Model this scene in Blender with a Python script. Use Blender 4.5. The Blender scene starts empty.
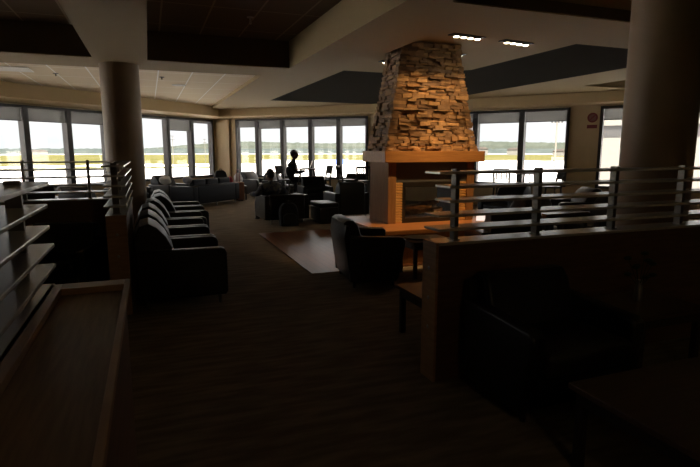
import bpy, bmesh, math, random
from math import sin, cos, tan, atan, pi, radians as R, hypot, sqrt
from mathutils import Vector, Matrix, noise
random.seed(7)
S = bpy.context.scene
COL = S.collection
MATS = {}

# ------------------------------------------------------------------ materials
def mat(name, color=(.5, .5, .5), rough=.5, metal=0, spec=.5, emit=None, estr=0, noise_s=0, noise_c=None, bump=0, bscale=40, stretch=None, coat=0):
    m = bpy.data.materials.new(name); m.use_nodes = True
    nt = m.node_tree; b = nt.nodes['Principled BSDF']
    b.inputs['Base Color'].default_value = (*color, 1)
    b.inputs['Roughness'].default_value = rough
    b.inputs['Metallic'].default_value = metal
    b.inputs['Specular IOR Level'].default_value = spec
    b.inputs['Coat Weight'].default_value = coat
    if emit:
        b.inputs['Emission Color'].default_value = (*emit, 1); b.inputs['Emission Strength'].default_value = estr
    tc = nt.nodes.new('ShaderNodeTexCoord'); mp = nt.nodes.new('ShaderNodeMapping')
    nt.links.new(tc.outputs['Object'], mp.inputs['Vector'])
    if stretch: mp.inputs['Scale'].default_value = stretch
    if noise_c:
        n = nt.nodes.new('ShaderNodeTexNoise'); n.inputs['Scale'].default_value = noise_s; n.inputs['Detail'].default_value = 5
        nt.links.new(mp.outputs[0], n.inputs['Vector'])
        r = nt.nodes.new('ShaderNodeValToRGB'); r.color_ramp.elements[0].position = .35; r.color_ramp.elements[1].position = .65
        r.color_ramp.elements[0].color = (*color, 1); r.color_ramp.elements[1].color = (*noise_c, 1)
        nt.links.new(n.outputs['Fac'], r.inputs['Fac']); nt.links.new(r.outputs['Color'], b.inputs['Base Color'])
    if bump:
        n2 = nt.nodes.new('ShaderNodeTexNoise'); n2.inputs['Scale'].default_value = bscale; n2.inputs['Detail'].default_value = 3
        nt.links.new(mp.outputs[0], n2.inputs['Vector'])
        bp = nt.nodes.new('ShaderNodeBump'); bp.inputs['Strength'].default_value = bump; bp.inputs['Distance'].default_value = .01
        nt.links.new(n2.outputs['Fac'], bp.inputs['Height']); nt.links.new(bp.outputs[0], b.inputs['Normal'])
    MATS[name] = m
    return m

leather = mat('black leather', (.009, .009, .010), .33, bump=.35, bscale=35)
leather_b = mat('blue black leather', (.007, .009, .014), .5, spec=.3, bump=.3, bscale=35)
post_m = mat('post metal', (.16, .145, .125), .35, .6)
chrome = mat('brushed metal', (.45, .45, .45), .3, 1)
dark_metal = mat('dark metal', (.05, .045, .04), .35, .6)
slat_m = mat('slat metal', (.76, .745, .73), .22, .35, bump=.05, bscale=60)
veneer = mat('dark veneer', (.17, .085, .045), .45, noise_c=(.12, .058, .03), noise_s=4, stretch=(1, 1, 12))
veneer_l = mat('light veneer', (.46, .28, .14), .4, noise_c=(.36, .21, .10), noise_s=4, stretch=(1, 1, 10))
cap_wood = mat('counter wood', (.30, .19, .10), .45, noise_c=(.22, .135, .07), noise_s=5, stretch=(12, 1, 1))
maple = mat('maple', (.46, .22, .07), .5, spec=.35, noise_c=(.36, .165, .05), noise_s=4, stretch=(1, 8, 8))
maple_v = mat('maple upright', (.34, .175, .07), .6, spec=.25, noise_c=(.27, .14, .055), noise_s=4, stretch=(8, 8, 1))
hearth_m = mat('hearth wood', (.50, .22, .075), .33, noise_c=(.38, .15, .05), noise_s=4, stretch=(1, 9, 9))
espresso = mat('espresso wood', (.022, .014, .011), .4)
table_brown = mat('table brown', (.10, .052, .03), .32, noise_c=(.07, .035, .02), noise_s=5, stretch=(1, 9, 9))
paint = mat('beige paint', (.58, .45, .26), .8, spec=.2)
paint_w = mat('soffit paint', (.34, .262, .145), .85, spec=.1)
pillar_m = mat('pillar paint', (.47, .36, .21), .6, noise_c=(.43, .33, .19), noise_s=2)
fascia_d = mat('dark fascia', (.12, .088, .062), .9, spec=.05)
tray_shade = mat('shaded tray tone', (.055, .053, .048), .95, spec=0)  # shade of slopes turned from the windows, put into the colour
frame_m = mat('window frame', (.035, .035, .038), .45, .4)
black = mat('firebox black', (.012, .012, .014), .5)
slate = mat('dark surround', (.10, .10, .10), .5, bump=.2)
white_m = mat('white plastic', (.75, .75, .75), .5)
grille_m = mat('white grille', (.78, .76, .7), .6)
red_m = mat('red enamel', (.14, .012, .016), .45)
dark_skin = mat('skin', (.16, .085, .055), .55)
navy = mat('navy cloth', (.03, .038, .08), .85, noise_c=(.16, .15, .13), noise_s=14)
black_cloth = mat('black cloth', (.018, .018, .022), .9)
jeans = mat('dark trousers', (.03, .035, .055), .9)
hair_m = mat('black hair', (.012, .01, .009), .7)
pack_m = mat('backpack cloth', (.02, .021, .023), .85, bump=.3)
suit_m = mat('brown case', (.16, .065, .03), .55, bump=.2)
red_cloth = mat('red cloth', (.42, .04, .05), .8)
white_cloth = mat('white cloth', (.72, .74, .78), .8, bump=.5, bscale=12)
grey_cloth = mat('grey cloth', (.30, .31, .36), .8, bump=.5, bscale=12)
leaf = mat('leaf', (.02, .045, .018), .6)
rib_brick = mat('ribbed brick', (.72, .42, .14), .6)
log_m = mat('fire log', (.62, .48, .34), .85, noise_c=(.25, .18, .13), noise_s=9, bump=.5, bscale=20)
bulb = mat('lamp', (1, 1, 1), .4, emit=(1, .86, .62), estr=7)
asphalt = mat('apron', (.60, .58, .575), .9, noise_c=(.52, .51, .51), noise_s=.02, spec=0)
grass_m = mat('field grass', (.047, .046, .014), .95, noise_c=(.062, .058, .028), noise_s=.012, spec=0, stretch=(1, 1, 1))
hill_m = mat('hazy trees', (.029, .034, .029), 1, noise_c=(.040, .045, .039), noise_s=.02, spec=0)
tree_m = mat('far trees', (.026, .033, .033), 1, noise_c=(.038, .045, .044), noise_s=.03, spec=0)
bld_w = mat('pale cladding', (.088, .085, .078), .7)
bld_t = mat('tan cladding', (.05, .042, .035), .7)
bld_d = mat('dark glazing', (.02, .02, .022), .5)
bld_brown = mat('brown roof', (.05, .04, .037), .8)
blue_m = mat('blue paint', (.05, .12, .5), .5)

def node_mat(name):
    m = bpy.data.materials.new(name); m.use_nodes = True
    return m, m.node_tree, m.node_tree.nodes, m.node_tree.links

# glass: thin pane, transparent with a faint reflection
glass, nt, N, L = node_mat('window glass')
N.remove(N['Principled BSDF']); tr = N.new('ShaderNodeBsdfTransparent'); tr.inputs[0].default_value = (.985, .985, .98, 1)
gl = N.new('ShaderNodeBsdfGlossy'); gl.inputs['Roughness'].default_value = .03
mx = N.new('ShaderNodeMixShader'); mx.inputs[0].default_value = .05
L.new(tr.outputs[0], mx.inputs[1]); L.new(gl.outputs[0], mx.inputs[2]); L.new(mx.outputs[0], N['Material Output'].inputs[0])
# roller shade: woven mesh which passes some daylight
shade_m, nt, N, L = node_mat('roller shade')
N.remove(N['Principled BSDF']); tr = N.new('ShaderNodeBsdfTransparent'); tr.inputs[0].default_value = (.9, .9, .9, 1)
df = N.new('ShaderNodeBsdfTranslucent'); df.inputs[0].default_value = (.16, .16, .155, 1)
mx = N.new('ShaderNodeMixShader'); mx.inputs[0].default_value = .83
L.new(tr.outputs[0], mx.inputs[1]); L.new(df.outputs[0], mx.inputs[2]); L.new(mx.outputs[0], N['Material Output'].inputs[0])
# stone: colour differs from stone to stone
stone_m, nt, N, L = node_mat('ledge stone')
b = N['Principled BSDF']; b.inputs['Roughness'].default_value = .8
ge = N.new('ShaderNodeNewGeometry'); cr = N.new('ShaderNodeValToRGB'); e = cr.color_ramp
e.elements[0].color = (.20, .12, .065, 1); e.elements[1].color = (.46, .27, .12, 1)
for p, c in ((.25, (.33, .19, .09, 1)), (.5, (.24, .15, .09, 1)), (.75, (.52, .32, .15, 1))):
    q = e.elements.new(p); q.color = c
tc = N.new('ShaderNodeTexCoord'); nn = N.new('ShaderNodeTexNoise'); nn.inputs['Scale'].default_value = 9; nn.inputs['Detail'].default_value = 6
mul = N.new('ShaderNodeMixRGB'); mul.blend_type = 'MULTIPLY'; mul.inputs[0].default_value = .75
r2 = N.new('ShaderNodeValToRGB'); r2.color_ramp.elements[0].color = (.5, .5, .5, 1); r2.color_ramp.elements[0].position = .3; r2.color_ramp.elements[1].position = .65
L.new(ge.outputs['Random Per Island'], cr.inputs[0]); L.new(tc.outputs['Object'], nn.inputs['Vector']); L.new(nn.outputs[0], r2.inputs[0])
L.new(cr.outputs[0], mul.inputs[1]); L.new(r2.outputs[0], mul.inputs[2]); L.new(mul.outputs[0], b.inputs['Base Color'])
bp = N.new('ShaderNodeBump'); bp.inputs['Strength'].default_value = .6; bp.inputs['Distance'].default_value = .02
L.new(nn.outputs[0], bp.inputs['Height']); L.new(bp.outputs[0], b.inputs['Normal'])
# carpet: brown with short darker and lighter dashes
carpet, nt, N, L = node_mat('carpet')
b = N['Principled BSDF']; b.inputs['Roughness'].default_value = .95; b.inputs['Specular IOR Level'].default_value = .1
tc = N.new('ShaderNodeTexCoord'); mp = N.new('ShaderNodeMapping'); mp.inputs['Scale'].default_value = (1.2, 7, 1); mp.inputs['Rotation'].default_value = (0, 0, .2)
n1 = N.new('ShaderNodeTexNoise'); n1.inputs['Scale'].default_value = 2.2; n1.inputs['Detail'].default_value = 4
r = N.new('ShaderNodeValToRGB'); r.color_ramp.elements[0].color = (.155, .118, .078, 1); r.color_ramp.elements[1].color = (.25, .196, .135, 1)
r.color_ramp.elements[0].position = .38; r.color_ramp.elements[1].position = .66
L.new(tc.outputs['Object'], mp.inputs[0]); L.new(mp.outputs[0], n1.inputs['Vector']); L.new(n1.outputs[0], r.inputs[0]); L.new(r.outputs[0], b.inputs['Base Color'])
n3 = N.new('ShaderNodeTexNoise'); n3.inputs['Scale'].default_value = 180; bp = N.new('ShaderNodeBump'); bp.inputs['Strength'].default_value = .4
L.new(tc.outputs['Object'], n3.inputs['Vector']); L.new(n3.outputs[0], bp.inputs['Height']); L.new(bp.outputs[0], b.inputs['Normal'])
# wooden planks of the floor by the hearth
planks, nt, N, L = node_mat('floor planks')
b = N['Principled BSDF']; b.inputs['Roughness'].default_value = .3; b.inputs['Specular IOR Level'].default_value = .27
tc = N.new('ShaderNodeTexCoord'); mp = N.new('ShaderNodeMapping'); mp.inputs['Rotation'].default_value = (0, 0, R(90))
bt = N.new('ShaderNodeTexBrick'); bt.inputs['Color1'].default_value = (.17, .062, .028, 1); bt.inputs['Color2'].default_value = (.125, .045, .02, 1); bt.inputs['Mortar'].default_value = (.05, .02, .01, 1)
bt.inputs['Scale'].default_value = 1; bt.inputs['Brick Width'].default_value = 1.1; bt.inputs['Row Height'].default_value = .1; bt.inputs['Mortar Size'].default_value = .004
L.new(tc.outputs['Object'], mp.inputs[0]); L.new(mp.outputs[0], bt.inputs['Vector']); L.new(bt.outputs['Color'], b.inputs['Base Color'])
# ceiling tiles
def tile_mat(name, c, g):
    m, nt, N, L = node_mat(name)
    b = N['Principled BSDF']; b.inputs['Roughness'].default_value = .8
    tc = N.new('ShaderNodeTexCoord'); mp = N.new('ShaderNodeMapping'); mp.inputs['Rotation'].default_value = (0, 0, R(0)); mp.inputs['Location'].default_value = (.35, .1, 0)
    bt = N.new('ShaderNodeTexBrick'); b.inputs['Specular IOR Level'].default_value = .1; bt.offset = 0; bt.inputs['Color1'].default_value = (*c, 1); bt.inputs['Color2'].default_value = tuple(x * .96 for x in c) + (1,); bt.inputs['Mortar'].default_value = (*g, 1)
    bt.inputs['Scale'].default_value = 1; bt.inputs['Brick Width'].default_value = .62; bt.inputs['Row Height'].default_value = 1.24; bt.inputs['Mortar Size'].default_value = .014
    L.new(tc.outputs['Object'], mp.inputs[0]); L.new(mp.outputs[0], bt.inputs['Vector']); L.new(bt.outputs['Color'], b.inputs['Base Color'])
    return m
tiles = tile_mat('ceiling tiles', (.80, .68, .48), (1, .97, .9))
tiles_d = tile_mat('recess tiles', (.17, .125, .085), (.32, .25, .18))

col_m = mat('column paint', (.24, .165, .09), .5, noise_c=(.21, .145, .078), noise_s=2)
glow_m = mat('added glow', (.8, .8, .8), .4, emit=(1, .97, .93), estr=.25)  # added glow for the box at the hearth edge
bulb_dim = mat('dim lamp', (1, 1, 1), .4, emit=(1, .9, .7), estr=.5)
# ------------------------------------------------------------------ geometry
class MB:
    def __init__(s): s.bm = bmesh.new()
    def _join(s, t, M=None):
        if M is not None: bmesh.ops.transform(t, matrix=M, verts=t.verts)
        me = bpy.data.meshes.new('t'); t.to_mesh(me); t.free(); s.bm.from_mesh(me); bpy.data.meshes.remove(me)
        return s
    def box(s, x0, x1, y0, y1, z0, z1, bev=0, seg=2, M=None):
        t = bmesh.new(); bmesh.ops.create_cube(t, size=1)
        bmesh.ops.transform(t, matrix=Matrix.Translation(((x0+x1)/2, (y0+y1)/2, (z0+z1)/2)) @ Matrix.Diagonal((x1-x0, y1-y0, z1-z0, 1)), verts=t.verts)
        if bev: bmesh.ops.bevel(t, geom=t.edges[:], offset=bev, segments=seg, affect='EDGES', profile=.6)
        return s._join(t, M)
    def prism(s, poly, a, b, axis='z', bev=0, seg=2, M=None):
        # poly in the plane normal to axis (z: xy, y: xz, x: yz)
        f = {'z': lambda p, h: (p[0], p[1], h), 'y': lambda p, h: (p[0], h, p[1]), 'x': lambda p, h: (h, p[0], p[1])}[axis]
        t = bmesh.new(); lo = [t.verts.new(f(p, a)) for p in poly]; hi = [t.verts.new(f(p, b)) for p in poly]
        n = len(poly); t.faces.new(lo); t.faces.new(hi)
        for i in range(n): t.faces.new((lo[i], lo[(i+1) % n], hi[(i+1) % n], hi[i]))
        bmesh.ops.recalc_face_normals(t, faces=t.faces)
        if bev:
            ed = [e for e in t.edges if abs((e.verts[0].co - e.verts[1].co).normalized().dot(Vector(f((0, 0), 1)))) < .5]
            bmesh.ops.bevel(t, geom=ed, offset=bev, segments=seg, affect='EDGES', profile=.6)
        return s._join(t, M)
    def tube(s, p0, p1, r0, r1=None, seg=10, M=None):
        p0, p1 = Vector(p0), Vector(p1); d = p1 - p0
        t = bmesh.new(); bmesh.ops.create_cone(t, cap_ends=True, segments=seg, radius1=r0, radius2=r0 if r1 is None else r1, depth=d.length)
        bmesh.ops.transform(t, matrix=Matrix.Translation((p0+p1)/2) @ d.to_track_quat('Z', 'Y').to_matrix().to_4x4(), verts=t.verts)
        return s._join(t, M)
    def path(s, pts, r, seg=8):
        for a, b in zip(pts, pts[1:]): s.tube(a, b, r, seg=seg)
        for p in pts[1:-1]: s.ball(p, r, 8)
        return s
    def ball(s, c, r, seg=12, sc=(1, 1, 1), M=None):
        t = bmesh.new(); bmesh.ops.create_uvsphere(t, u_segments=seg, v_segments=max(6, seg//2+2), radius=r)
        bmesh.ops.transform(t, matrix=Matrix.Translation(c) @ Matrix.Diagonal((*sc, 1)), verts=t.verts)
        return s._join(t, M)
    def lathe(s, prof, seg=20, c=(0, 0, 0)):
        t = bmesh.new(); rings = []
        for r, z in prof: rings.append([t.verts.new((c[0]+r*cos(2*pi*k/seg), c[1]+r*sin(2*pi*k/seg), c[2]+z)) for k in range(seg)])
        for a, b in zip(rings, rings[1:]):
            for k in range(seg): t.faces.new((a[k], a[(k+1) % seg], b[(k+1) % seg], b[k]))
        t.faces.new(rings[0]); t.faces.new(rings[-1]); bmesh.ops.recalc_face_normals(t, faces=t.faces)
        return s._join(t)
    def build(s, name, m, parent=None, label=None, smooth=False, loc=None, rz=0):
        me = bpy.data.meshes.new(name); s.bm.to_mesh(me); s.bm.free()
        me.materials.append(m)
        o = bpy.data.objects.new(name, me); COL.objects.link(o)
        if smooth:
            for p in me.polygons: p.use_smooth = True
            me.set_sharp_from_angle(angle=R(40))
        if parent: o.parent = parent
        if label: o['label'] = label
        if loc: o.location = loc
        o.rotation_euler.z = rz
        return o

def tag(o, label, cat, group=None):
    o['label'] = label; o['category'] = cat
    if group: o['group'] = group
    return o
def thing(name, label, cat, loc=(0, 0, 0), rz=0, group=None):
    o = bpy.data.objects.new(name, None); COL.objects.link(o); o.empty_display_size = .2
    o.location = loc; o.rotation_euler = (0, 0, rz)
    return tag(o, label, cat, group)
def struct(o): o['kind'] = 'structure'; return o
def copy_tree(o, parent=None):
    c = o.copy(); COL.objects.link(c); c.parent = parent
    for ch in list(o.children): copy_tree(ch, c)
    return c
USED = set()
def place(proto, loc, rz, label, group=None):
    o = proto if proto not in USED else copy_tree(proto)
    USED.add(proto)
    o['group'] = group or o['category'] + 's of the lounge'
    o.location = loc; o.rotation_euler = (0, 0, rz); o['label'] = label
    return o

# ------------------------------------------------------------------ room shell
struct(MB().box(-9.2, 13.3, -4, 21.5, -.12, 0).build('floor', carpet))
def offs(a, b, d):   # unit direction, inward normal
    dx, dy = b[0]-a[0], b[1]-a[1]; l = hypot(dx, dy); return (dx/l, dy/l), (dy/l, -dx/l), l
HEAD, SILL = 2.7, .62
wn = [0]
def wall_line(a, b, cuts, name):
    """cuts: list of ('w'|'g', s0, s1, shade_drop)"""
    u, n, l = offs(a, b, 0)
    M = Matrix(((u[0], -n[0], 0, a[0]), (u[1], -n[1], 0, a[1]), (0, 0, 1, 0), (0, 0, 0, 1)))  # local x along, y outward
    w = MB()
    w.box(0, l, 0, .2, 0, SILL, M=M).box(0, l, 0, .2, HEAD, 3.5, M=M)
    for k, s0, s1, sh in cuts:
        if k == 'w': w.box(s0, s1, 0, .2, SILL, HEAD, M=M)
    struct(w.build(name, pillar_m))
    for k, s0, s1, sh in cuts:
        if k != 'g': continue
        wn[0] += 1
        root = bpy.data.objects.new('window_%d' % wn[0], None); COL.objects.link(root); struct(root)
        mw = .075
        f = MB().box(s0, s0+mw, -.06, .14, SILL, HEAD, M=M).box(s1-mw, s1, -.06, .14, SILL, HEAD, M=M)
        f.box(s0+mw, s1-mw, -.06, .14, HEAD-.07, HEAD, M=M).box(s0+mw, s1-mw, -.06, .14, SILL, SILL+.06, M=M)
        f.build('window_frame', frame_m, root)
        MB().box(s0+mw, s1-mw, .06, .07, SILL+.06, HEAD-.07, M=M).build('window_pane', glass, root)
        q = MB().box(s0+mw+.01, s1-mw-.01, .0, .004, HEAD-.07-sh, HEAD-.07, M=M).build('roller_shade', shade_m, root)
        MB().box(s0+mw+.01, s1-mw-.01, -.012, .016, HEAD-.09-sh, HEAD-.07-sh, M=M).build('shade_bar', frame_m, q)
PL0, PC, PM, PR = (-9, 9.1), (2.35, 20.45), (7.0, 15.9), (12.6, 7.9)
LW = hypot(11.35, 11.35)
c = [('g', 8.72-1.2*k, 8.72-1.2*(k-1), (.14, .3)[k % 2]) for k in range(7, 0, -1)]
c += [('g', 8.72, 9.92, .3), ('g', 9.92, 11.15, .3), ('g', 11.15, 12.4, .1), ('g', 12.4, 13.62, .02), ('g', 13.62, 14.8, .36), ('g', 14.8, 15.95, .06), ('w', 15.95, LW, 0), ('w', 0, .32, 0)]
wall_line(PL0, PC, c, 'wall_left')
c = [('w', 0, 1.02, 0), ('g', 1.02, 1.94, .2), ('g', 1.94, 2.99, .26), ('g', 2.99, 4.11, .22), ('g', 4.11, 5.18, .22), ('g', 5.18, 6.24, .22), ('w', 6.24, hypot(4.65, 4.55), 0)]
wall_line(PC, PM, c, 'wall_back')
LR = hypot(5.6, 8)
c = [('w', 0, 2.1, 0), ('g', 2.1, 3.41, .26), ('g', 3.41, 4.74, .26), ('g', 4.74, 5.98, .26), ('w', 5.98, 6.71, 0), ('g', 6.71, 7.7, .26), ('g', 7.7, 8.72, .26), ('g', 8.72, LR, .26)]
wall_line(PM, PR, c, 'wall_right')
struct(MB().box(-9.2, -9, -4, 9.1, 0, 3.5).build('wall_west', paint))
struct(MB().box(-9.2, 13.3, -4.2, -4, 0, 3.5).build('wall_front', paint))
struct(MB().box(12.6, 13.3, -4, 7.9, 0, 3.5).build('wall_east', paint))
# pilaster of the far corner
u = (4.65/6.506, -4.55/6.506)
struct(MB().box(-.11, .11, -.08, .1, 0, HEAD, M=Matrix(((u[0], .7, 0, 2.35+.62*u[0]), (u[1], .715, 0, 20.45+.62*u[1]), (0, 0, 1, 0), (0, 0, 0, 1)))).build('trim_1', pillar_m))
# bulkheads above the windows
ti = [1]
def trim(mb, m):
    ti[0] += 1; return struct(mb.build('trim_%d' % ti[0], m))
trim(MB().prism([(-9, 9.1), (2.35, 20.45), (2.35, 18.85), (-9, 7.5)], 2.75, 3.5), paint)
trim(MB().prism([(2.35, 20.45), (7.0, 15.9), (12.6, 7.9), (11.85, 7.9), (8.3, 12.75), (6.5, 15.15), (2.35, 19.2)], 2.75, 3.5), paint)
# ceilings
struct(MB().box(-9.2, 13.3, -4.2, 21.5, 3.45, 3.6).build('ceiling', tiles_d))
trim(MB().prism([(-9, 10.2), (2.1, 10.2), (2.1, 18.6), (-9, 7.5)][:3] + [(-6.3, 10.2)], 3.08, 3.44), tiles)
def beam(poly, side=None): return trim(MB().prism(poly, 3.0, 3.449), paint_w)
beam([(-.72, -4), (.07, -4), (.07, 9.14), (-.72, 9.14)])
beam([(-9, 9.14), (2.37, 9.14), (2.37, 10.2), (-9, 10.2)])
beam([(2.37, -4), (2.8, -4), (2.8, 4.57), (3.34, 4.57), (3.34, 15.1), (2.1, 15.1), (2.1, 10.2), (2.37, 10.2)])
beam([(3.34, 4.57), (12.6, 4.57), (12.6, 5.7), (3.34, 5.7)])
beam([(2.1, 15.1), (6.6, 15.1), (7.8, 12.1), (7.8, 5.7), (9.1, 5.7), (9.1, 9.25), (12.0, 9.25), (7.1, 16.2), (2.35, 20.4), (2.1, 19.2)])
# thin dark sheets over the far faces of the recesses
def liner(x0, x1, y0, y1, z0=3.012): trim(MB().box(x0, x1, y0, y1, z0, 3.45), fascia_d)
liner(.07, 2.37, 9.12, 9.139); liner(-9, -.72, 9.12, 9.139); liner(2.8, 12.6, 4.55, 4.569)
trim(MB().box(2.8, 12.6, -4, 4.55, 3.12, 3.4), paint_w)
# chimney tray: flat centre, slopes coloured dark for shade away from the windows
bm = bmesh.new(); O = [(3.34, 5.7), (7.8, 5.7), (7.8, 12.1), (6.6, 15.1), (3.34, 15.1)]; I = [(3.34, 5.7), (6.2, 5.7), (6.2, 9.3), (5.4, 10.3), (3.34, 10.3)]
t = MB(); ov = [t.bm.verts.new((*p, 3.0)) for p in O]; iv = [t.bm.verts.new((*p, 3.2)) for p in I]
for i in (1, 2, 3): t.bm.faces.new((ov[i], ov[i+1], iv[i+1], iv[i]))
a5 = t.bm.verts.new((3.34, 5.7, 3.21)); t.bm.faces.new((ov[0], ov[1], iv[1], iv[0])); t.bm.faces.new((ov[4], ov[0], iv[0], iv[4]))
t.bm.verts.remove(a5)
trim(t, tray_shade)
trim(MB().prism(I, 3.2, 3.22), paint_w)
trim(MB().box(9.1, 12.6, 5.7, 9.25, 3.36, 3.44), tray_shade)

# columns
def column(x, y, r, label):
    o = thing('column', label, 'column', (x, y, 0)); struct(o); del o['category']
    MB().lathe([(r, 0), (r, 3.42)], 48).build('shaft', col_m, o, smooth=True)
    MB().lathe([(r+.015, 0), (r+.015, .12)], 48).build('base_band', espresso, o, smooth=True)
column(-.37, 9.74, .305, 'round beige column left of the aisle, armchairs at its foot')
column(4.70, 3.78, .325, 'thick round column behind the railing at the right')

# ------------------------------------------------------------------ half walls with slatted railings
ZS = [1.07, 1.165, 1.26, 1.355, 1.45]
def half_wall(label, loc, rz, length, posts, ext=.07, end_mat=veneer_l, nb=3, ext2=0, thick=.18, bolts=True):
    """local x along the wall, wall centre on y = 0, visible end at x = 0"""
    o = thing('half_wall', label, 'partition', loc, rz, 'half walls with slatted railings')
    h = thick/2
    MB().box(.02, length, -h+.004, h-.004, 0, .965).build('panel', veneer, o)
    MB().box(.02, length, -h-.006, h+.006, .965, .985, .003).build('top_cap', slat_m, o)
    ec = MB().box(0, .02, -h, h, 0, .985, .002).build('end_cap', end_mat, o)
    if bolts:
        for k in range(nb):
            for q in ([0] if nb > 2 else [0]):
                MB().ball((0, q, .8-.21*k), .014, 10, (.5, 1, 1)).build('bolt', chrome, ec, smooth=True)
    for px in posts:
        p = MB().box(px-.016, px+.016, -.03, .03, .985, 1.475, .003)
        p.box(px-.025, px+.025, -.04, .04, .985, .991).build('post', post_m, o)
    for i, z in enumerate(ZS):
        e = -ext if i in (0, 1, 4) else -ext+.08
        MB().box(e, length+ext2, -.1, .1, z-.009, z+.009, .004).build('slat', slat_m, o)
    return o
half_wall('long dark wood half wall with metal slat railing, right of the aisle in the foreground', (1.76, 3.07, 0), 0, 6.2, [.19, .89, 1.63, 2.38, 3.1, 3.85], ext=-.01)
half_wall('near left half wall with wide slats, behind the wood topped cabinet', (-.53, 2.7, 0), R(-90), 3.6, [.2, 1.2, 2.3], ext=.01)
half_wall('short half wall with bolted end and slats, beside the row of armchairs', (-.32, 5.37, 0), R(90), 2.1, [.16, .75, 1.35, 1.95], ext=.03, end_mat=veneer_l, nb=2)
half_wall('cross half wall with thin rails in front of the left windows', (-.45, 7.45, 0), R(180), 6.5, [.28, 1.0, 1.75, 2.5, 3.3], ext=-.02, end_mat=veneer, nb=2, bolts=False)

# cabinet with framed top
o = thing('low_cabinet', 'wood topped low cabinet in the near left corner of the picture', 'cabinet', (-.29, .8, 0))
MB().box(-.15, .15, -1.9, 1.86, 0, .93).build('body', veneer, o)
MB().box(-.155, .165, -1.9, 1.875, .93, .955, .002).build('top_panel', cap_wood, o)
MB().box(-.165, -.11, -1.9, 1.875, .955, .985, .003).box(.15, .172, -1.9, 1.875, .955, .985, .003).box(-.11, .15, 1.77, 1.875, .955, .985, .003).build('top_frame', veneer_l, o)

# ------------------------------------------------------------------ club chairs
def make_club(name, label, m, kind='club'):
    o = thing(name, label, 'armchair')
    W = .43
    if kind == 'club':
        arm = [(-.44, .1), (.42, .1), (.44, .14), (.44, .55), (.42, .585), (.38, .6), (-.44, .6)]
        th, bk = .12, [(-.46, .1), (-.08, .1), (-.05, .44), (-.08, .59), (-.15, .73), (-.23, .82), (-.31, .865), (-.4, .84), (-.46, .72)]
    elif kind == 'tub':
        arm = [(-.34, .08), (.22, .06), (.25, .1), (.33, .51), (.325, .56), (.29, .59), (-.36, .62)]
        th, bk = .1, [(-.33, .08), (-.15, .08), (-.14, .45), (-.22, .72), (-.28, .79), (-.36, .79), (-.40, .76)]
    else:  # back as low as the arms
        arm = [(-.44, .1), (.46, .1), (.48, .14), (.48, .55), (.46, .585), (.42, .6), (-.44, .62)]
        th, bk = .12, [(-.47, .1), (-.27, .1), (-.25, .45), (-.29, .62), (-.33, .64), (-.44, .64), (-.47, .62)]; W = .5
    for s in (-1, 1):
        a, b = (s*W, s*(W-th))
        MB().prism(arm, min(a, b), max(a, b), 'y', bev=.022, seg=3).build('arm', m, o, smooth=True)
    MB().prism(bk, -W+th-.01, W-th+.01, 'y', bev=.03, seg=3).build('backrest', m, o, smooth=True)
    if kind == 'tub':
        bk2 = [(-.33, .08), (-.27, .08), (-.33, .6), (-.35, .74), (-.39, .74), (-.41, .6)]
        MB().prism(bk2, -W+.03, W-.03, 'y', bev=.012, seg=2).build('back_shell', m, o, smooth=True)
    MB().box(-.3, .27 if kind == 'tub' else .36, -W+th, W-th, .1, .3, .01).build('seat_base', m, o, smooth=True)
    MB().box(-.27, .35 if kind == 'tub' else .43, -W+th+.004, W-th-.004, .3, .46, .045, 3).build('seat_cushion', m, o, smooth=True)
    if kind == 'tub': MB().box(-.24, -.11, -W+th+.01, W-th-.01, .46, .76, .05, 3, M=Matrix.Translation((-.02, 0, .13)) @ Matrix.Rotation(R(-9), 4, 'Y') @ Matrix.Translation((.0, 0, -.13))).build('back_cushion', m, o, smooth=True)
    for sx in (-.36, .36) if kind != 'tub' else (-.28, .2):
        for sy in (-.36, .36):
            MB().tube((sx, sy, 0), (sx, sy, .1), .015, .02).build('leg', chrome if kind != 'tub' else espresso, o, smooth=True)
    return o
club = make_club('club_armchair', 'x', leather)
tub = make_club('tub_armchair', 'x', leather, 'tub')
low = make_club('low_armchair', 'x', leather, 'low')

row = ['black leather armchair nearest the camera in the row along the left half wall',
       'second black leather armchair in the left row, counted from the camera',
       'third black leather armchair in the left row, by the end of the slats',
       'fourth black leather armchair in the left row, just before the column',
       'fifth black leather armchair in the left row, at the foot of the column',
       'farthest black leather armchair of the left row, beyond the column']
for i, l in enumerate(row):
    place(club, ((.27, .27, .28, .34, .46, .46)[i], 5.86+.885*i, 0), 0, l, 'armchairs in a row along the aisle')
place(tub, (2.5, 5.86, 0), R(-7), 'black leather tub armchair in front of the wooden hearth')
place(tub, (2.36, 2.53, 0), R(-90), 'black leather armchair against the half wall in the dark right foreground')
place(tub, (-1.0, 6.25, 0), R(-105), 'dark armchair half hidden in the booth behind the near left cabinet')
place(low, (2.76, 11.5, 0), R(92), 'black armchair seen from behind with a seated person in it')
place(club, (4.35, 14.1, 0), R(-95), 'empty black armchair facing the camera near the far windows')
place(club, (4.40, 11.75, 0), R(90), 'large black armchair seen from behind, left of the fireplace')
place(club, (.55, 16.35, 0), R(-50), 'dark armchair by the left windows with a pale bag on its back')
place(club, (-.55, 15.3, 0), R(-40), 'dark armchair partly behind the column by the left windows')
place(club, (-1.3, 12.5, 0), R(60), 'armchair behind the cross railing, closest to the column')
place(club, (-2.35, 12.9, 0), R(110), 'armchair behind the cross railing, middle of three')
place(club, (-3.3, 12.0, 0), R(100), 'armchair behind the cross railing, leftmost of three')
place(club, (3.45, 18.3, 0), R(-50), 'dark armchair in front of the first far window, beside the suitcase')
place(club, (4.1, 17.3, 0), R(-45), 'dark armchair under the second far window')
place(club, (6.0, 15.2, 0), R(-120), 'dark armchair near the far pillar, left of the chimney')
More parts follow.
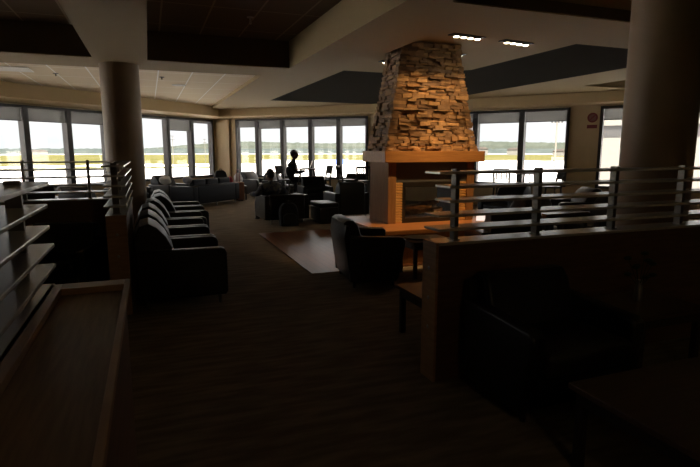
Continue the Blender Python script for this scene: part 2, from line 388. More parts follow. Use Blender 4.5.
place(club, (7.2, 9.3, 0), R(200), 'armchair beyond the right railing with rounded back under the slatted high chair')
place(club, (7.9, 8.1, 0), R(160), 'armchair beyond the right railing, nearest the windows')
place(club, (4.3, 5.55, 0), R(70), 'armchair just beyond the right railing beside the hearth')
place(club, (5.8, 7.2, 0), R(100), 'armchair beyond the right railing behind the lit table')
place(club, (6.6, 6.2, 0), R(180), 'armchair beyond the right railing, left of the round column')

# sofa seen from behind
o = thing('sofa', 'long dark blue leather sofa seen from behind near the left windows', 'sofa', (1.55, 15.9, 0), R(135))
MB().box(-.42, -.2, -.85, .85, .1, .62, .03, 3).build('backrest', leather_b, o, smooth=True)
for s in (-1, 1): MB().box(-.42, .42, s*.95-.1, s*.95+.1, .1, .6, .03, 3).build('arm', leather_b, o, smooth=True)
MB().box(-.2, .4, -.85, .85, .1, .3, .01).build('seat_base', leather_b, o, smooth=True)
for s in (-.57, 0, .57): MB().box(-.2, .43, s-.28, s+.28, .3, .45, .04, 3).build('seat_cushion', leather_b, o, smooth=True)
for s in (-.57, 0, .57): MB().box(-.24, -.08, s-.27, s+.27, .45, .78, .05, 3).build('back_cushion', leather_b, o, smooth=True)
for sx in (-.36, .36):
    for sy in (-.9, 0, .9): MB().tube((sx, sy, 0), (sx, sy, .1), .02).build('leg', chrome, o, smooth=True)

# ------------------------------------------------------------------ fireplace
o = thing('fireplace', 'fireplace with a stacked stone chimney above a wooden mantel and black firebox', 'fireplace', (0, 0, .5))
def zb(z0, z1): return z0-.5, z1-.5
X0, X1, Y0, Y1 = 3.30, 4.80, 7.02, 7.70
MB().box(X0, X0+.13, Y0, Y1, *zb(.5, 1.42), .004).build('side_panel', maple_v, o)
MB().box(X1-.13, X1, Y0, Y1, *zb(.5, 1.42), .004).build('side_panel', maple_v, o)
MB().box(3.19, 4.90, 6.9, 7.76, *zb(1.42, 1.585), .004).build('mantel', maple, o)
MB().box(X0+.13, X1-.13, Y0+.03, Y0+.1, *zb(1.12, 1.42)).build('header_panel', slate, o)
for a in (X0+.13, X1-.25):
    q = MB()
    for k in range(15): q.box(a, a+.12, Y0+.02, Y0+.1, *zb(.505+k*.041, .505+k*.041+.034), .008)
    q.build('ribbed_brick', rib_brick, o)
fx0, fx1 = X0+.25, X1-.25
fb = MB().box(fx0, fx0+.03, Y0+.1, Y1-.02, *zb(.5, 1.12)).box(fx1-.03, fx1, Y0+.1, Y1-.02, *zb(.5, 1.12)).box(fx0, fx1, Y0+.1, Y1-.02, *zb(1.09, 1.12)).box(fx0, fx1, Y0+.1, Y1-.02, *zb(.5, .56))
fb = fb.build('firebox', black, o)
MB().box(fx0, fx0+.05, Y0+.02, Y0+.08, *zb(.5, 1.12)).box(fx1-.05, fx1, Y0+.02, Y0+.08, *zb(.5, 1.12)).box(fx0+.05, fx1-.05, Y0+.02, Y0+.08, *zb(1.04, 1.12)).box(fx0+.05, fx1-.05, Y0+.02, Y0+.08, *zb(.5, .57)).build('door_frame', dark_metal, o)
MB().box(fx0+.05, fx1-.05, Y0+.045, Y0+.052, *zb(.57, 1.04)).build('glass_door', glass, o)
MB().box(fx0+.03, fx1-.03, Y1-.05, Y1-.043, *zb(.56, 1.09)).build('glass_door', glass, o)
MB().box(X0+.13, X1-.13, Y1-.04, Y1, *zb(1.12, 1.42)).box(X0+.13, fx0, Y1-.04, Y1, *zb(.5, 1.12)).box(fx1, X1-.13, Y1-.04, Y1, *zb(.5, 1.12)).build('back_panel', slate, o)
for (x, y, z, a, l, r) in ((4.05, 7.35, .62, 5, .6, .05), (3.95, 7.28, .70, -14, .45, .045), (4.2, 7.38, .74, 22, .4, .04), (3.8, 7.33, .64, -35, .25, .04), (4.3, 7.3, .63, 30, .22, .045)):
    dx, dy = cos(R(a))*l/2, sin(R(a))*l/4
    MB().tube((x-dx, y-dy, z-.5), (x+dx, y+dy, z-.5+.03), r, r*.8, 10).build('log', log_m, fb, smooth=True)
# stone chimney
st = MB(); zb0, zt0 = 1.585, 3.2
def corner(f):   # f 0..1 from mantel to ceiling
    g = f**.85
    return (3.27+.33*g, 4.82-.27*g, 7.03+.17*g, 7.72-.04*g)
core = MB(); t = core.bm
a, b_ = corner(0), corner(1); k = .05
lo = [t.verts.new(v) for v in ((a[0]+k, a[2]+k, 1.085), (a[1]-k, a[2]+k, 1.085), (a[1]-k, a[3]-k, 1.085), (a[0]+k, a[3]-k, 1.085))]
hi = [t.verts.new(v) for v in ((b_[0]+k, b_[2]+k, 2.7), (b_[1]-k, b_[2]+k, 2.7), (b_[1]-k, b_[3]-k, 2.7), (b_[0]+k, b_[3]-k, 2.7))]
t.faces.new(lo); t.faces.new(hi)
for i in range(4): t.faces.new((lo[i], lo[(i+1) % 4], hi[(i+1) % 4], hi[i]))
core.build('chimney_core', black, o)
z = zb0
while z < zt0-.01:
    h = random.choice((.028, .035, .04, .045, .052, .06)); h = min(h, zt0-z)
    f = (z-zb0)/(zt0-zb0); x0, x1, y0, y1 = corner(f)
    sides = [((x0, y0), (x1, y0), (0, -1)), ((x1, y0), (x1, y1), (1, 0)), ((x1, y1), (x0, y1), (0, 1)), ((x0, y1), (x0, y0), (-1, 0))]
    for (p, q, n) in sides:
        l = abs(q[0]-p[0])+abs(q[1]-p[1]); ux, uy = (q[0]-p[0])/l, (q[1]-p[1])/l
        s = -.02
        while s < l:
            w = min(random.uniform(.08, .24), l+.02-s)
            if l+.02-s-w < .07: w = l+.02-s
            d = random.uniform(-.025, .035); hh = h*random.choice((1, 1, 1, .97, 1.0))-.004
            e0, e1 = s+.004, s+w-.004
            c0 = (p[0]+ux*e0, p[1]+uy*e0); c1 = (p[0]+ux*e1, p[1]+uy*e1)
            vs = []
            for zz in (z, z+hh):
                for (cc, dd) in ((c0, -.09), (c1, -.09), (c1, d), (c0, d)):
                    j = lambda: random.uniform(-.005, .005)
                    vs.append(st.bm.verts.new((cc[0]+n[0]*dd+j(), cc[1]+n[1]*dd+j(), zz-.5+random.uniform(-.009, .009))))
            fs = [(0, 1, 2, 3), (4, 5, 6, 7), (0, 1, 5, 4), (1, 2, 6, 5), (2, 3, 7, 6), (3, 0, 4, 7)]
            for ff in fs: st.bm.faces.new([vs[i] for i in ff])
            s += w
    z += h
bmesh.ops.recalc_face_normals(st.bm, faces=st.bm.faces)
st.build('chimney_stonework', stone_m, o)
# hearth
h_ = thing('hearth_platform', 'raised orange wood hearth platform under the fireplace', 'hearth', (0, 0, 0))
MB().box(2.92, 5.1, 6.38, 8.1, .44, .5, .006).build('top_slab', hearth_m, h_)
MB().box(2.98, 5.04, 6.44, 8.04, 0, .44).build('base', maple_v, h_)
tag(MB().box(1.9, 5.9, 6.33, 9.9, 0, .012, .004).build('wood_floor_inlay', planks), 'glossy dark wood plank area in the carpet before the fireplace', 'wood floor')
o = thing('white_box', 'small white box on the hearth edge with an added glow', 'white_box', (4.74, 6.72, .5), R(-22))
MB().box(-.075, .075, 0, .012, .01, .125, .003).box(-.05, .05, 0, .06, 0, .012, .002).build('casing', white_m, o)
MB().box(-.068, .068, -.002, 0, .018, .117).build('screen', glow_m, o)  # glowing face added to make the white box bright; no screen known

# ------------------------------------------------------------------ tables
def low_table(name, label, x0, x1, y0, y1, h, m=table_brown):
    cx, cy = (x0+x1)/2, (y0+y1)/2; a, b = (x1-x0)/2, (y1-y0)/2
    o = thing(name, label, 'table', (cx, cy, 0))
    MB().box(-a, a, -b, b, h-.03, h, .004).build('tabletop', m, o)
    MB().box(-a+.03, a-.03, -b+.03, b-.03, h-.1, h-.03).build('apron', espresso, o)
    for sx in (-1, 1):
        for sy in (-1, 1):
            MB().box(sx*(a-.05)-.022, sx*(a-.05)+.022, sy*(b-.05)-.022, sy*(b-.05)+.022, 0, h-.03, .003).build('leg', espresso, o)
    return o
low_table('side_table', 'low side table with grey sheen beside the tub armchair at the hearth', 2.99, 3.6, 5.6, 6.1, .47, espresso)
low_table('coffee_table', 'low brown table sticking out behind the end of the right half wall', 1.97, 2.75, 3.3, 4.02, .43)
low_table('coffee_table', 'low table in the dark bottom right corner of the picture', 1.9, 2.9, .95, 1.9, .45)
low_table('side_table', 'small dark table against the half wall holding the vase', 3.0, 3.65, 2.4, 2.93, .5)
o = thing('ottoman', 'dark leather ottoman between two armchairs before the far window', 'ottoman', (3.62, 11.05, 0))
MB().box(-.22, .22, -.35, .35, .05, .36, .02, 3).build('base', leather, o, smooth=True)
MB().box(-.23, .23, -.36, .36, .36, .46, .035, 3).build('cushion', leather, o, smooth=True)
MB().box(-.18, .18, -.3, .3, 0, .05).build('plinth', espresso, o)
low_table('side_table', 'low table by the corner pilaster with bags on top', 1.9, 2.95, 17.0, 17.6, .45, espresso)
low_table('side_table', 'light topped table beyond the right railing', 5.1, 5.9, 5.7, 6.2, .72)
tag(MB().lathe([(.12, 0), (.17, .012), (.175, .02), (.16, .02), (.115, .008)], 28).build('tray', dark_metal, loc=(3.2, 5.88, .47), smooth=True), 'dark round tray on the side table by the hearth', 'tray')
# vase with plant
o = thing('potted_plant', 'dark leafy plant in a small glass vase on the side table', 'plant', (3.33, 2.72, .5))
MB().lathe([(.03, 0), (.035, .02), (.028, .09), (.018, .14), (.022, .155)], 16).build('vase', chrome, o, smooth=True)
for k in range(9):
    a, l = k*2.4, .1+.03*(k % 4); p = (cos(a)*l*.6, sin(a)*l*.6, .17+.022*k)
    q = MB().tube((0, 0, .1), p, .003, .002, 6); q.build('stem', leaf, o)
    MB().ball(p, .035, 10, (1, .7, .45)).build('leaf', leaf, o, smooth=True)

# high tables and chairs near the windows
def make_high_chair():
    o = thing('high_chair', 'x', 'high chair')
    MB().box(-.2, .2, -.2, .2, .70, .74, .01).build('seat', espresso, o)
    for sx in (-1, 1):
        for sy in (-1, 1):
            top = (sx*.18, sy*.18, .70) if sx > 0 else (-.18, sy*.18, .70)
            MB().tube((sx*.22, sy*.21, 0), top, .023).build('leg', dark_metal, o)
    b = MB()
    for sy in (-1, 1): b.tube((-.18, sy*.18, .72), (-.26, sy*.19, 1.12), .027)
    b.tube((-.26, -.19, 1.12), (-.26, .19, 1.12), .03).tube((-.22, -.18, .9), (-.22, .18, .9), .010)
    b.build('back_frame', dark_metal, o)
    for k in range(-2, 3): MB().tube((-.22, k*.06, .9), (-.26, k*.06, 1.11), .017).build('spindle', dark_metal, o)
    MB().tube((.22, -.2, .25), (.22, .2, .25), .01).tube((-.21, -.2, .25), (-.21, .2, .25), .01).build('footrest', dark_metal, o)
    return o
hc = make_high_chair()
def high_table(label, x, y, rz, a=.4, b=.4):
    o = thing('high_table', label, 'table', (x, y, 0), rz)
    MB().box(-a, a, -b, b, 1.03, 1.06, .005).build('tabletop', table_brown, o)
    for sx in (-1, 1):
        for sy in (-1, 1): MB().tube((sx*(a-.02), sy*(b-.02), 0), (sx*(a-.16), sy*(b-.16), 1.03), .018).build('leg', dark_metal, o)
def cam(lat, dep):   # a spot given by sideways and forward distance from the viewpoint
    y = YAW; return (lat*cos(y)+dep*sin(y), -lat*sin(y)+dep*cos(y))
FPX, EYE, HOR = 520.0, 1.6, 150.0
PIT = atan((233.5-HOR)/FPX); YAW = atan((350-148)/(FPX/cos(PIT)))
RIGHT = -YAW   # rotation that faces picture right
def rot(d): return -YAW+R(d)
x, y = cam(-1.27, 15.6); high_table('high table with a laptop before the far windows', x, y, rot(0), .35, .35)
x, y = cam(-1.9, 15.6); place(hc, (x, y, 0), rot(-22), 'high chair the person with the laptop sits on'); PB = cam(-1.82, 15.58)
x, y = cam(-.84, 15.75); place(hc, (x, y, 0), rot(205), 'empty high chair at the right end of the laptop table')
x, y = cam(-.1, 15.5); place(hc, (x, y, 0), rot(20), 'high chair with its side to us, left of the dark chimney wall')
x, y = cam(.42, 14.9); place(hc, (x, y, 0), rot(80), 'high spindle back chair nearest to the chimney on its left')
x, y = cam(3.7, 12.6); place(hc, (x, y, 0), rot(265), 'high chair with slatted back, first right of the fireplace')
x, y = cam(4.85, 12.6); place(hc, (x, y, 0), rot(180), 'high chair seen side on by the right windows'); 
x, y = cam(4.27, 12.6); high_table('high table between two high chairs by the right windows', x, y, rot(0), .27, .3)
x, y = cam(5.45, 10.7); place(hc, (x, y, 0), rot(200), 'high chair in front of the wall with the round sign')
x, y = cam(6.2, 10.2); place(hc, (x, y, 0), rot(30), 'high chair just left of the round column beyond the railing')
# laptop
x, y = cam(-1.3, 15.6)
o = thing('laptop', 'open pale laptop on the high table', 'laptop', (x, y, 1.06), rot(0))
MB().box(-.11, .11, -.16, .16, 0, .016, .004).build('keyboard_base', chrome, o)
MB().box(-.004, .004, -.16, .16, 0, .22, .002, M=Matrix.Translation((.11, 0, .01)) @ Matrix.Rotation(R(18), 4, 'Y')).build('screen', white_m, o)

# ------------------------------------------------------------------ people
def skin_mesh(name, verts, edges, m, parent, levels=2, root=0):
    me = bpy.data.meshes.new(name); me.from_pydata([v[0] for v in verts], edges, [])
    o = bpy.data.objects.new(name, me); COL.objects.link(o); o.parent = parent
    me.materials.append(m)
    sk = o.modifiers.new('skin', 'SKIN'); sk.use_smooth_shade = True
    for i, v in enumerate(verts):
        r = v[1]; r = tuple(q*1.28 for q in r) if isinstance(r, tuple) else r*1.25; me.skin_vertices[0].data[i].radius = r if isinstance(r, tuple) else (r, r)
    me.skin_vertices[0].data[root].use_root = True
    s = o.modifiers.new('sub', 'SUBSURF'); s.levels = levels; s.render_levels = levels
    return o
def person(label, loc, rz, seat, arms, cloth, lean=.08, k=1, wd=1):
    """faces local +x, seated; seat = height of the seat above loc"""
    o = thing('person', label, 'person', loc, rz)
    hz = seat+.06
    zf = lambda h: hz+h*k
    V = [((0, 0, hz), (.15*wd, .12*wd)), ((.3*lean, 0, zf(.18)), (.14*wd, .11*wd)), ((lean, 0, zf(.36)), (.17*wd, .12*wd)), ((lean+.02, 0, zf(.47)), (.12*wd, .09*wd)), ((lean+.04, 0, zf(.54)), .055), ((lean+.06, 0, zf(.60)), .055)]
    E = [(0, 1), (1, 2), (2, 3), (3, 4), (4, 5)]
    hands = []
    for s in (-1, 1):
        i = len(V)
        V += [((lean+.0, s*.18*wd, zf(.43)), .065*wd), arms[0](s, hz, lean), arms[1](s, hz, lean)]
        E += [(3, i), (i, i+1), (i+1, i+2)]; hands.append(V[-1][0])
        V += [((.12, s*.1, hz-.02), .085), ((.45, s*.13, hz), .062), ((.47, s*.13, hz-.42), .045), ((.6, s*.13, hz-.44), .035)]
        j = i+3; E += [(0, j), (j, j+1), (j+1, j+2), (j+2, j+3)]
    body = skin_mesh('body', V, E, cloth, o)
    hz += .66*(k-1)
    hd = MB().ball((lean+.08, 0, hz+.72), .108, 24, (.98, .78, 1.2)).ball((lean+.18, 0, hz+.70), .018, 10, (1, .8, 1.4))
    for s in (-1, 1): hd.ball((lean+.07, s*.08, hz+.71), .022, 10, (.8, .4, 1.3)).ball((lean+.165, s*.032, hz+.735), .009, 8)
    hd.ball((lean+.165, 0, hz+.655), .018, 10, (.6, 1.3, .4)).tube((lean+.04, 0, hz+.52), (lean+.07, 0, hz+.66), .05, .048, 14)
    hd.build('head', dark_skin, o, smooth=True)
    MB().ball((lean+.055, 0, hz+.757), .115, 24, (.98, .82, 1.02)).build('hair', hair_m, o, smooth=True)
    for h in hands:
        q = MB().ball(h, .036, 12, (1.2, .9, .55))
        for k in range(4):
            y = h[1]+(k-1.5)*.016; q.tube((h[0]+.02, y, h[2]), (h[0]+.065+.006*(k in (1, 2)), y, h[2]-.004), .008, .007, 8).tube((h[0]+.065, y, h[2]-.004), (h[0]+.085, y, h[2]-.022), .007, .006, 8)
        sg = 1 if h[1] < 0 else -1
        q.tube((h[0], h[1]+sg*.025, h[2]), (h[0]+.045, h[1]+sg*.05, h[2]-.005), .009, .007, 8)
        q.build('hand', dark_skin, o, smooth=True)
    return o
person('person in dark clothes in profile working at a laptop on the high table', (PB[0], PB[1], 0), rot(0), .68,
       (lambda s, h, l: ((l+.12, s*.21, h+.19), .048), lambda s, h, l: ((l+.38, s*.12, h+.24), .034)), black_cloth, lean=.1, wd=1.15)
person('person with short dark hair in a patterned navy top sitting in the armchair', (2.50, 11.62, 0), R(97), .38,
       (lambda s, h, l: ((l-.02, s*.33, h+.20), .055), lambda s, h, l: ((l+.3, s*.38, h+.19), .036)), navy, lean=-.16, k=.82, wd=1.12)

# luggage
def backpack(label, loc, rz, m=pack_m, tilt=8):
    o = thing('backpack', label, 'backpack', loc, rz)
    Mt = Matrix.Rotation(R(tilt), 4, 'Y')
    pr = [(-.19, 0), (.19, 0), (.2, .3), (.17, .42), (.1, .49), (-.1, .49), (-.17, .42), (-.2, .3)]
    MB().prism([(a, b) for a, b in pr], -.1, .1, 'x', bev=.04, seg=3, M=Mt).build('bag_body', m, o, smooth=True)
    MB().prism([(a*.75, .04+b*.45) for a, b in pr], -.15, -.09, 'x', bev=.03, seg=3, M=Mt).build('front_pocket', m, o, smooth=True)
    MB().path([(0, -.04, .48), (0, -.03, .54), (0, .03, .54), (0, .04, .48)], .01).build('handle', m, o)
    for s in (-1, 1): MB().path([(.1, s*.1, .44), (.15, s*.11, .3), (.12, s*.12, .08)], .016).build('strap', m, o)
backpack('black backpack standing on the floor behind the occupied armchair', (2.72, 10.72, 0), R(90))
o = thing('suitcase', 'brown upright suitcase with pulled out handle at the end of the dark sofa', 'suitcase', (2.62, 16.75, 0), R(15))
MB().box(-.12, .12, -.2, .2, .04, .6, .03, 3).build('shell', suit_m, o, smooth=True)
MB().path([(0, -.1, .6), (0, -.1, .98), (0, .1, .98), (0, .1, .6)], .01).build('handle', red_m, o)
for s in (-.15, .15): MB().tube((-.08, s, .025), (.08, s, .025), .025).build('wheel', espresso, o)
backpack('black backpack on a low table in front of the corner pilaster', (2.15, 17.3, .456), R(100))
def lump(name, label, cat, m, loc, sx, sy, sz, seed):
    q = MB().ball((0, 0, sz), 1, 24, (sx, sy, sz))
    for v in q.bm.verts:
        n = noise.noise(v.co*9+Vector((seed, 0, 0)))*.22; v.co.x *= 1+n; v.co.y *= 1+n; v.co.z = max(0, v.co.z*(1+n*.7))
    return tag(q.build(name, m, smooth=True, loc=loc), label, cat)
lump('shoulder_bag', 'crumpled white shoulder bag on an armchair by the left windows', 'bag', white_cloth, (.42, 15.95, .61), .17, .1, .13, 1)
lump('jacket', 'grey jacket laid over the left end of the dark sofa', 'jacket', grey_cloth, (.99, 15.25, .66), .14, .12, .11, 4)
lump('red_jacket', 'small red jacket beside the backpack near the corner', 'jacket', red_cloth, (2.42, 17.15, .45), .1, .1, .16, 7)
lump('tote_bag', 'white tote bag beside the corner pilaster', 'bag', white_cloth, (2.72, 17.4, .45), .14, .17, .2, 9)
lump('folded_coat', 'pale folded coat on the armchair behind the cross railing', 'coat', grey_cloth, (-1.75, 12.5, .66), .12, .28, .09, 12)

# ------------------------------------------------------------------ sign, ceiling fittings
u = offs(PM, PR, 0); sx, sy = 10.72-.02, 10.53-.02
o = thing('no_smoking_sign', 'round red sign with a slash and small plate on the beige wall', 'sign', (sx, sy, 2.32), math.atan2(u[1][1], u[1][0]))
MB().tube((0, 0, .1), (.012, 0, .1), .125, seg=28).build('disc', red_m, o)
MB().tube((.012, 0, .1), (.016, 0, .1), .085, seg=28).build('face', mat('sign face', (.16, .07, .07), .6), o)
MB().box(.016, .02, -.12, .12, -.014, .014, M=Matrix.Translation((0, 0, .1)) @ Matrix.Rotation(R(45), 4, 'X')).build('slash', red_m, o)
MB().box(0, .012, -.12, .12, -.17, -.08).build('plate', red_m, o)

def lamp_strip(label, x, y, z, rz, n, pitch=.13):
    o = thing('recessed_light', label, 'ceiling light', (x, y, z), rz, 'recessed spotlights')
    l = n*pitch/2+.03
    MB().box(-l, l, -.075, .075, -.012, 0, .002).build('trim_plate', black, o)
    for k in range(n):
        c = (k-(n-1)/2)*pitch
        h = MB().lathe([(.05, -.03), (.055, -.012), (.03, -.005)], 16, c=(c, 0, 0)).build('lamp_shade', dark_metal, o)
        MB().lathe([(.03, -.038), (.04, -.031)], 16, c=(c, 0, 0)).build('bulb', bulb, o)
lamp_strip('strip of four small spotlights over the chimney, left one of two', 4.32, 6.62, 3.2, R(8), 4)
lamp_strip('strip of four small spotlights over the chimney, right one of two', 5.25, 6.72, 3.2, R(8), 4)
lamp_strip('single small spotlight in the ceiling left of the chimney', 4.12, 8.97, 3.2, 0, 1)
lamp_strip('pair of small spotlights set in the ceiling right of the chimney top', 4.95, 7.9, 3.2, 0, 2)
o = thing('ceiling_diffuser', 'long slot air diffuser at the near edge of the tiled ceiling', 'air vent', (1.38, 10.6, 3.08))
MB().box(-.42, .42, -.05, .05, -.012, 0, .003).build('frame', grille_m, o)
MB().box(-.38, .3, -.03, .03, -.016, -.012).build('slot', fascia_d, o)
MB().lathe([(.04, -.02), (.045, -.012)], 16, c=(.37, 0, 0)).build('bulb', bulb_dim, o)
tag(MB().lathe([(.16, 0), (.16, -.01), (.12, -.02)], 28).build('ceiling_speaker', grille_m, loc=(.75, 12.97, 3.08)), 'round white ceiling speaker in the tiles over the left seats', 'speaker')
tag(MB().box(-.3, .3, -.3, .3, -.015, 0, .004).build('ceiling_diffuser', grille_m, loc=(-2.25, 11.5, 3.08)), 'square white air diffuser at the left edge of the tiled ceiling', 'air vent')
for (x, y, l) in ((.35, 11.7, 'small dark sprinkler in the tiles right of the column'), (-1.6, 11.9, 'small dark sprinkler in the tiles left of the column')):
    o = thing('sprinkler', l, 'sprinkler', (x, y, 3.08)); MB().lathe([(.05, 0), (.05, -.008)], 16).build('ring', dark_metal, o); MB().tube((0, 0, 0), (0, 0, -.05), .012).build('nozzle', dark_metal, o)
o = thing('sprinkler', 'small sprinkler hanging in the dark recess above the aisle', 'sprinkler', (1.45, 7.7, 3.45))
MB().lathe([(.05, 0), (.05, -.01)], 16).build('ring', chrome, o); MB().tube((0, 0, 0), (0, 0, -.07), .014).ball((0, 0, -.08), .022).build('nozzle', chrome, o)

# ------------------------------------------------------------------ outside
G = -6.0
struct(MB().box(-3500, 3500, -3500, 3500, -2, 0).build('apron', asphalt, loc=(0, 0, G-.02)))
def ring(name, r0, r1, z, az0, az1, m):
    q = MB(); n = 60; pr = None
    for k in range(n+1):
        a = R(az0+(az1-az0)*k/n); w = 1+.03*sin(k*1.3)
        v = [q.bm.verts.new((sin(a)*r*w, cos(a)*r*w, z)) for r in (r0, r1)]
        if pr: q.bm.faces.new((pr[0], pr[1], v[1], v[0]))
        pr = v
    o = q.build(name, m); o['kind'] = 'stuff'; return o
def stuff(o, label, cat): o['label'] = label; o['category'] = cat; o['kind'] = 'stuff'; return o
stuff(ring('airfield_grass', 400, 1000, G+.05, 11, 90, grass_m), 'yellow green grass of the airfield beyond the apron', 'grass')
stuff(ring('airfield_grass', 300, 1000, G+.05, -50, 11, grass_m), 'broad yellow green airfield grass seen through the left windows', 'grass')
stuff(ring('airfield_grass', 235, 262, G+.05, -50, 9, grass_m), 'nearer strip of pale grass seen through the left windows', 'grass')
def ridge(name, r, az0, az1, hf, m, amp, seed):
    q = MB(); n = 500; pr = None
    for k in range(n+1):
        az = az0+(az1-az0)*k/n; a = R(az); h = hf(az)+amp*(noise.noise(Vector((k*.35, seed, 0)))+.6*noise.noise(Vector((k*1.1, seed, 3))))
        v = [q.bm.verts.new((sin(a)*rr, cos(a)*rr, zz)) for rr, zz in ((r, G), (r+8, G+(h-G)*.6), (r+60, h), (r+300, G))]
        if pr:
            for i in range(3): q.bm.faces.new((pr[i], pr[i+1], v[i+1], v[i]))
        pr = v
    return q.build(name, m)
stuff(ridge('treeline', 1100, -55, 95, lambda az: 4.5, tree_m, 3, 1), 'thin far line of trees at the edge of the airfield', 'trees')
stuff(ridge('wooded_hill', 2000, -5, 85, lambda az: 1+31*min(1, max(0, (az+3)/13))+4*sin(az*.25), hill_m, 3, 5), 'low hazy wooded hills behind the far windows', 'hills')
random.seed(3)
blds = [(-22, 1000, 30, 6), (-14, 950, 25, 4.5), (-10, 1030, 40, 5), (34, 780, 45, 9), (38.5, 830, 26, 8), (28, 850, 30, 7), (43, 760, 25, 6)]
for (az, r, w, h), l in zip(blds, ['low pale hangar far off through the leftmost window', 'small pale building on the horizon left of the column', 'wide pale building on the horizon left of the column',
    'brown roofed hangar far off through the window right of the chimney', 'second far hangar right of the brown roofed one', 'pale far building just right of the chimney', 'small far building near the light mast']):
    a = R(az); o = thing('hangar', l, 'building', (sin(a)*r, cos(a)*r, G), -a, 'far buildings of the airfield')
    MB().box(-w/2, w/2, -10, 10, 0, h).build('walls', bld_w, o)
    MB().prism([(-w/2-1, h), (w/2+1, h), (w/2-5, h+3), (-w/2+5, h+3)], -11, 11, 'y').build('roof', bld_brown, o)
def mast(label, az, r, h, th=.2):
    a = R(az); o = thing('light_mast', label, 'light mast', (sin(a)*r, cos(a)*r, G), -a, 'floodlight masts of the airfield')
    MB().tube((0, 0, 0), (0, 0, h), th*1.3, th).build('pole', post_m, o)
    w = 2.2*th/.3
    MB().box(-w, w, -.1, .1, h-.1, h+.1).box(-w, w, -.1, .1, h-2.1, h-1.9).build('crossbar', post_m, o)
    for s in (-.9, -.3, .3, .9):
        for z in (0, -2): MB().box((s-.16)*w, (s+.16)*w, -.3, .3, h+z-.1, h+z+1.6*th).build('floodlight', frame_m, o)
mast('tall floodlight mast seen through the right window', 42.3, 240, 21, .3)
mast('thin floodlight mast seen through the window right of the left column', 2.4, 300, 15, .14)
mast('thin floodlight mast one window nearer the corner', 5.6, 330, 14, .14)
# terminal wing on the right
ta = R(55)
o = thing('terminal_wing', 'pale terminal building with a dark window band behind the right windows', 'building', (sin(ta)*68, cos(ta)*68, G), -ta)
MB().box(-11, 4, 0, 14, 0, 9.0).box(-11, 4, 0, 14, 10.4, 11.2).build('walls', bld_w, o)
MB().box(4, 16, -.5, 14, 0, 10.2).build('tan_block', bld_t, o)
MB().box(-10.9, 4, .3, 13.9, 9.0, 10.4).build('window_band', bld_d, o)
for k in range(3): MB().box(5+3.6*k, 7.8+3.6*k, -.55, -.4, 7.7, 8.9).build('window', bld_d, o)
def vehicle(name, label, az, r, l, h, m, m2):
    a = R(az); o = thing(name, label, 'vehicle', (sin(a)*r, cos(a)*r, G), -a)
    MB().prism([(-l/2, .5), (l/2, .5), (l/2, h*.55), (l/2-.6, h*.6), (l/2-1.1, h), (-l/2, h)], -1.1, 1.1, 'y', bev=.1).build('body', m, o)
    MB().box(l/2-1.6, l/2-.75, -1.12, 1.12, h*.62, h*.9).build('side_window', bld_d, o)
    for s in (-l/3, l/3):
        for t_ in (-1, 1): MB().tube((s, t_*.95, .5), (s, t_*1.15, .5), .5, seg=16).build('wheel', black, o)
vehicle('service_truck', 'dark service vehicle parked on the apron by the right window', 42.7, 380, 10, 3, post_m, black)
vehicle('service_van', 'blue and white van on the apron behind the high chairs', 20.2, 260, 7, 3, blue_m, white_m)

# ------------------------------------------------------------------ light
w = bpy.data.worlds.new('sky'); S.world = w; w.use_nodes = True; N = w.node_tree.nodes; L = w.node_tree.links
bg = N['Background']; tc = N.new('ShaderNodeTexCoord'); sp = N.new('ShaderNodeSeparateXYZ'); L.new(tc.outputs['Generated'], sp.inputs[0])
r = N.new('ShaderNodeValToRGB'); r.color_ramp.elements[0].color = (.335, .345, .35, 1); r.color_ramp.elements[0].position = 0; r.color_ramp.elements[1].color = (.35, .35, .35, 1); r.color_ramp.elements[1].position = .09
zz = r.color_ramp.elements.new(.6); zz.color = (3.0, 2.8, 2.6, 1)
L.new(sp.outputs['Z'], r.inputs[0])
mp = N.new('ShaderNodeMapping'); mp.inputs['Scale'].default_value = (3, 3, 16); n = N.new('ShaderNodeTexNoise'); n.inputs['Scale'].default_value = 1.6; n.inputs['Detail'].default_value = 6
L.new(tc.outputs['Generated'], mp.inputs[0]); L.new(mp.outputs[0], n.inputs['Vector'])
r2 = N.new('ShaderNodeValToRGB'); r2.color_ramp.elements[0].color = (.92, .94, .95, 1); r2.color_ramp.elements[0].position = .35; r2.color_ramp.elements[1].position = .6
mx = N.new('ShaderNodeMixRGB'); mx.blend_type = 'MULTIPLY'; mx.inputs[0].default_value = 1
L.new(n.outputs[0], r2.inputs[0]); L.new(r.outputs[0], mx.inputs[1]); L.new(r2.outputs[0], mx.inputs[2]); L.new(mx.outputs[0], bg.inputs[0]); bg.inputs[1].default_value = 1.12
w.cycles.sampling_method = 'AUTOMATIC'
def light(name, kind, loc, energy, color, **k):
    d = bpy.data.lights.new(name, kind); d.energy = energy; d.color = color
    for a, b in k.items(): setattr(d, a, b)
    o = bpy.data.objects.new(name, d); COL.objects.link(o); o.location = loc; return o
s = light('sun', 'SUN', (0, 0, 50), 9.0, (1, .92, .76), angle=.02)
s.rotation_euler = Vector((.35, 1, -1.35)).to_track_quat('-Z', 'Y').to_euler()
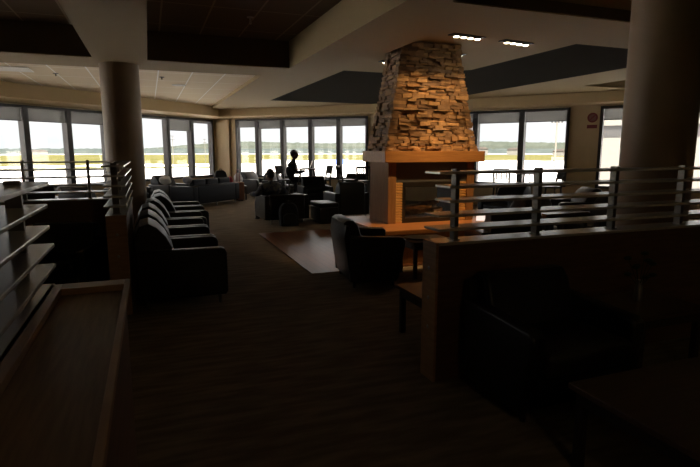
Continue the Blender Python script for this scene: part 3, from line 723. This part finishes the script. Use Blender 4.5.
def spot(loc, tgt, e, size, col=(1, .6, .26)):
    o = light('spot', 'SPOT', loc, e, col, spot_size=R(size), spot_blend=.6, shadow_soft_size=.04)
    o.rotation_euler = (Vector(tgt)-Vector(loc)).to_track_quat('-Z', 'Y').to_euler()
for x in (3.75, 4.15, 4.6): spot((x, 6.56, 3.13), (x, 7.1, 1.75), 9, 76)
spot((4.6, 5.95, 3.13), (4.0, 6.95, .5), 44, 62)
spot((3.9, 5.95, 3.13), (3.5, 6.8, .5), 22, 50)
spot((4.12, 8.97, 3.13), (4.0, 9.0, 0), 3, 80)
o = light('added_fill', 'AREA', (.6, -2.2, 3.38), 1.8, (1, .72, .42), shape='DISK', size=.5)  # fill light added behind the camera to lift the dark foreground
# daylight portals in the window openings (guide the sampling only)
for (a, b, s0, s1) in ((PL0, PC, .32, 15.95), (PC, PM, 1.02, 6.24), (PM, PR, 2.1, 5.98), (PM, PR, 6.71, 9.76)):
    u, nn, l = offs(a, b, 0); c = (s0+s1)/2
    d = bpy.data.lights.new('portal', 'AREA'); d.shape = 'RECTANGLE'; d.size = s1-s0; d.size_y = HEAD-SILL; d.cycles.is_portal = True
    o = bpy.data.objects.new('portal', d); COL.objects.link(o)
    o.location = (a[0]+u[0]*c-nn[0]*.25, a[1]+u[1]*c-nn[1]*.25, (HEAD+SILL)/2)
    X = Vector((u[0], u[1], 0)); Z = Vector((-nn[0], -nn[1], 0)); Y = Z.cross(X)
    o.rotation_euler = Matrix((X, Y, Z)).transposed().to_euler()

# ------------------------------------------------------------------ camera
cd = bpy.data.cameras.new('camera'); cd.sensor_width = 36; cd.lens = 36*FPX/700; cd.clip_end = 6000; cd.clip_start = .05
co = bpy.data.objects.new('camera', cd); COL.objects.link(co); co.location = (0, 0, EYE)
co.rotation_euler = (R(90)-PIT, 0, -YAW); S.camera = co
S.view_settings.view_transform = 'Standard'; S.view_settings.look = 'None'; S.view_settings.gamma = 1; S.view_settings.exposure = 1.65
S.view_settings.use_curve_mapping = False
S.cycles.max_bounces = 8; S.cycles.diffuse_bounces = 5; S.cycles.transparent_max_bounces = 16
S.cycles.use_denoising = True
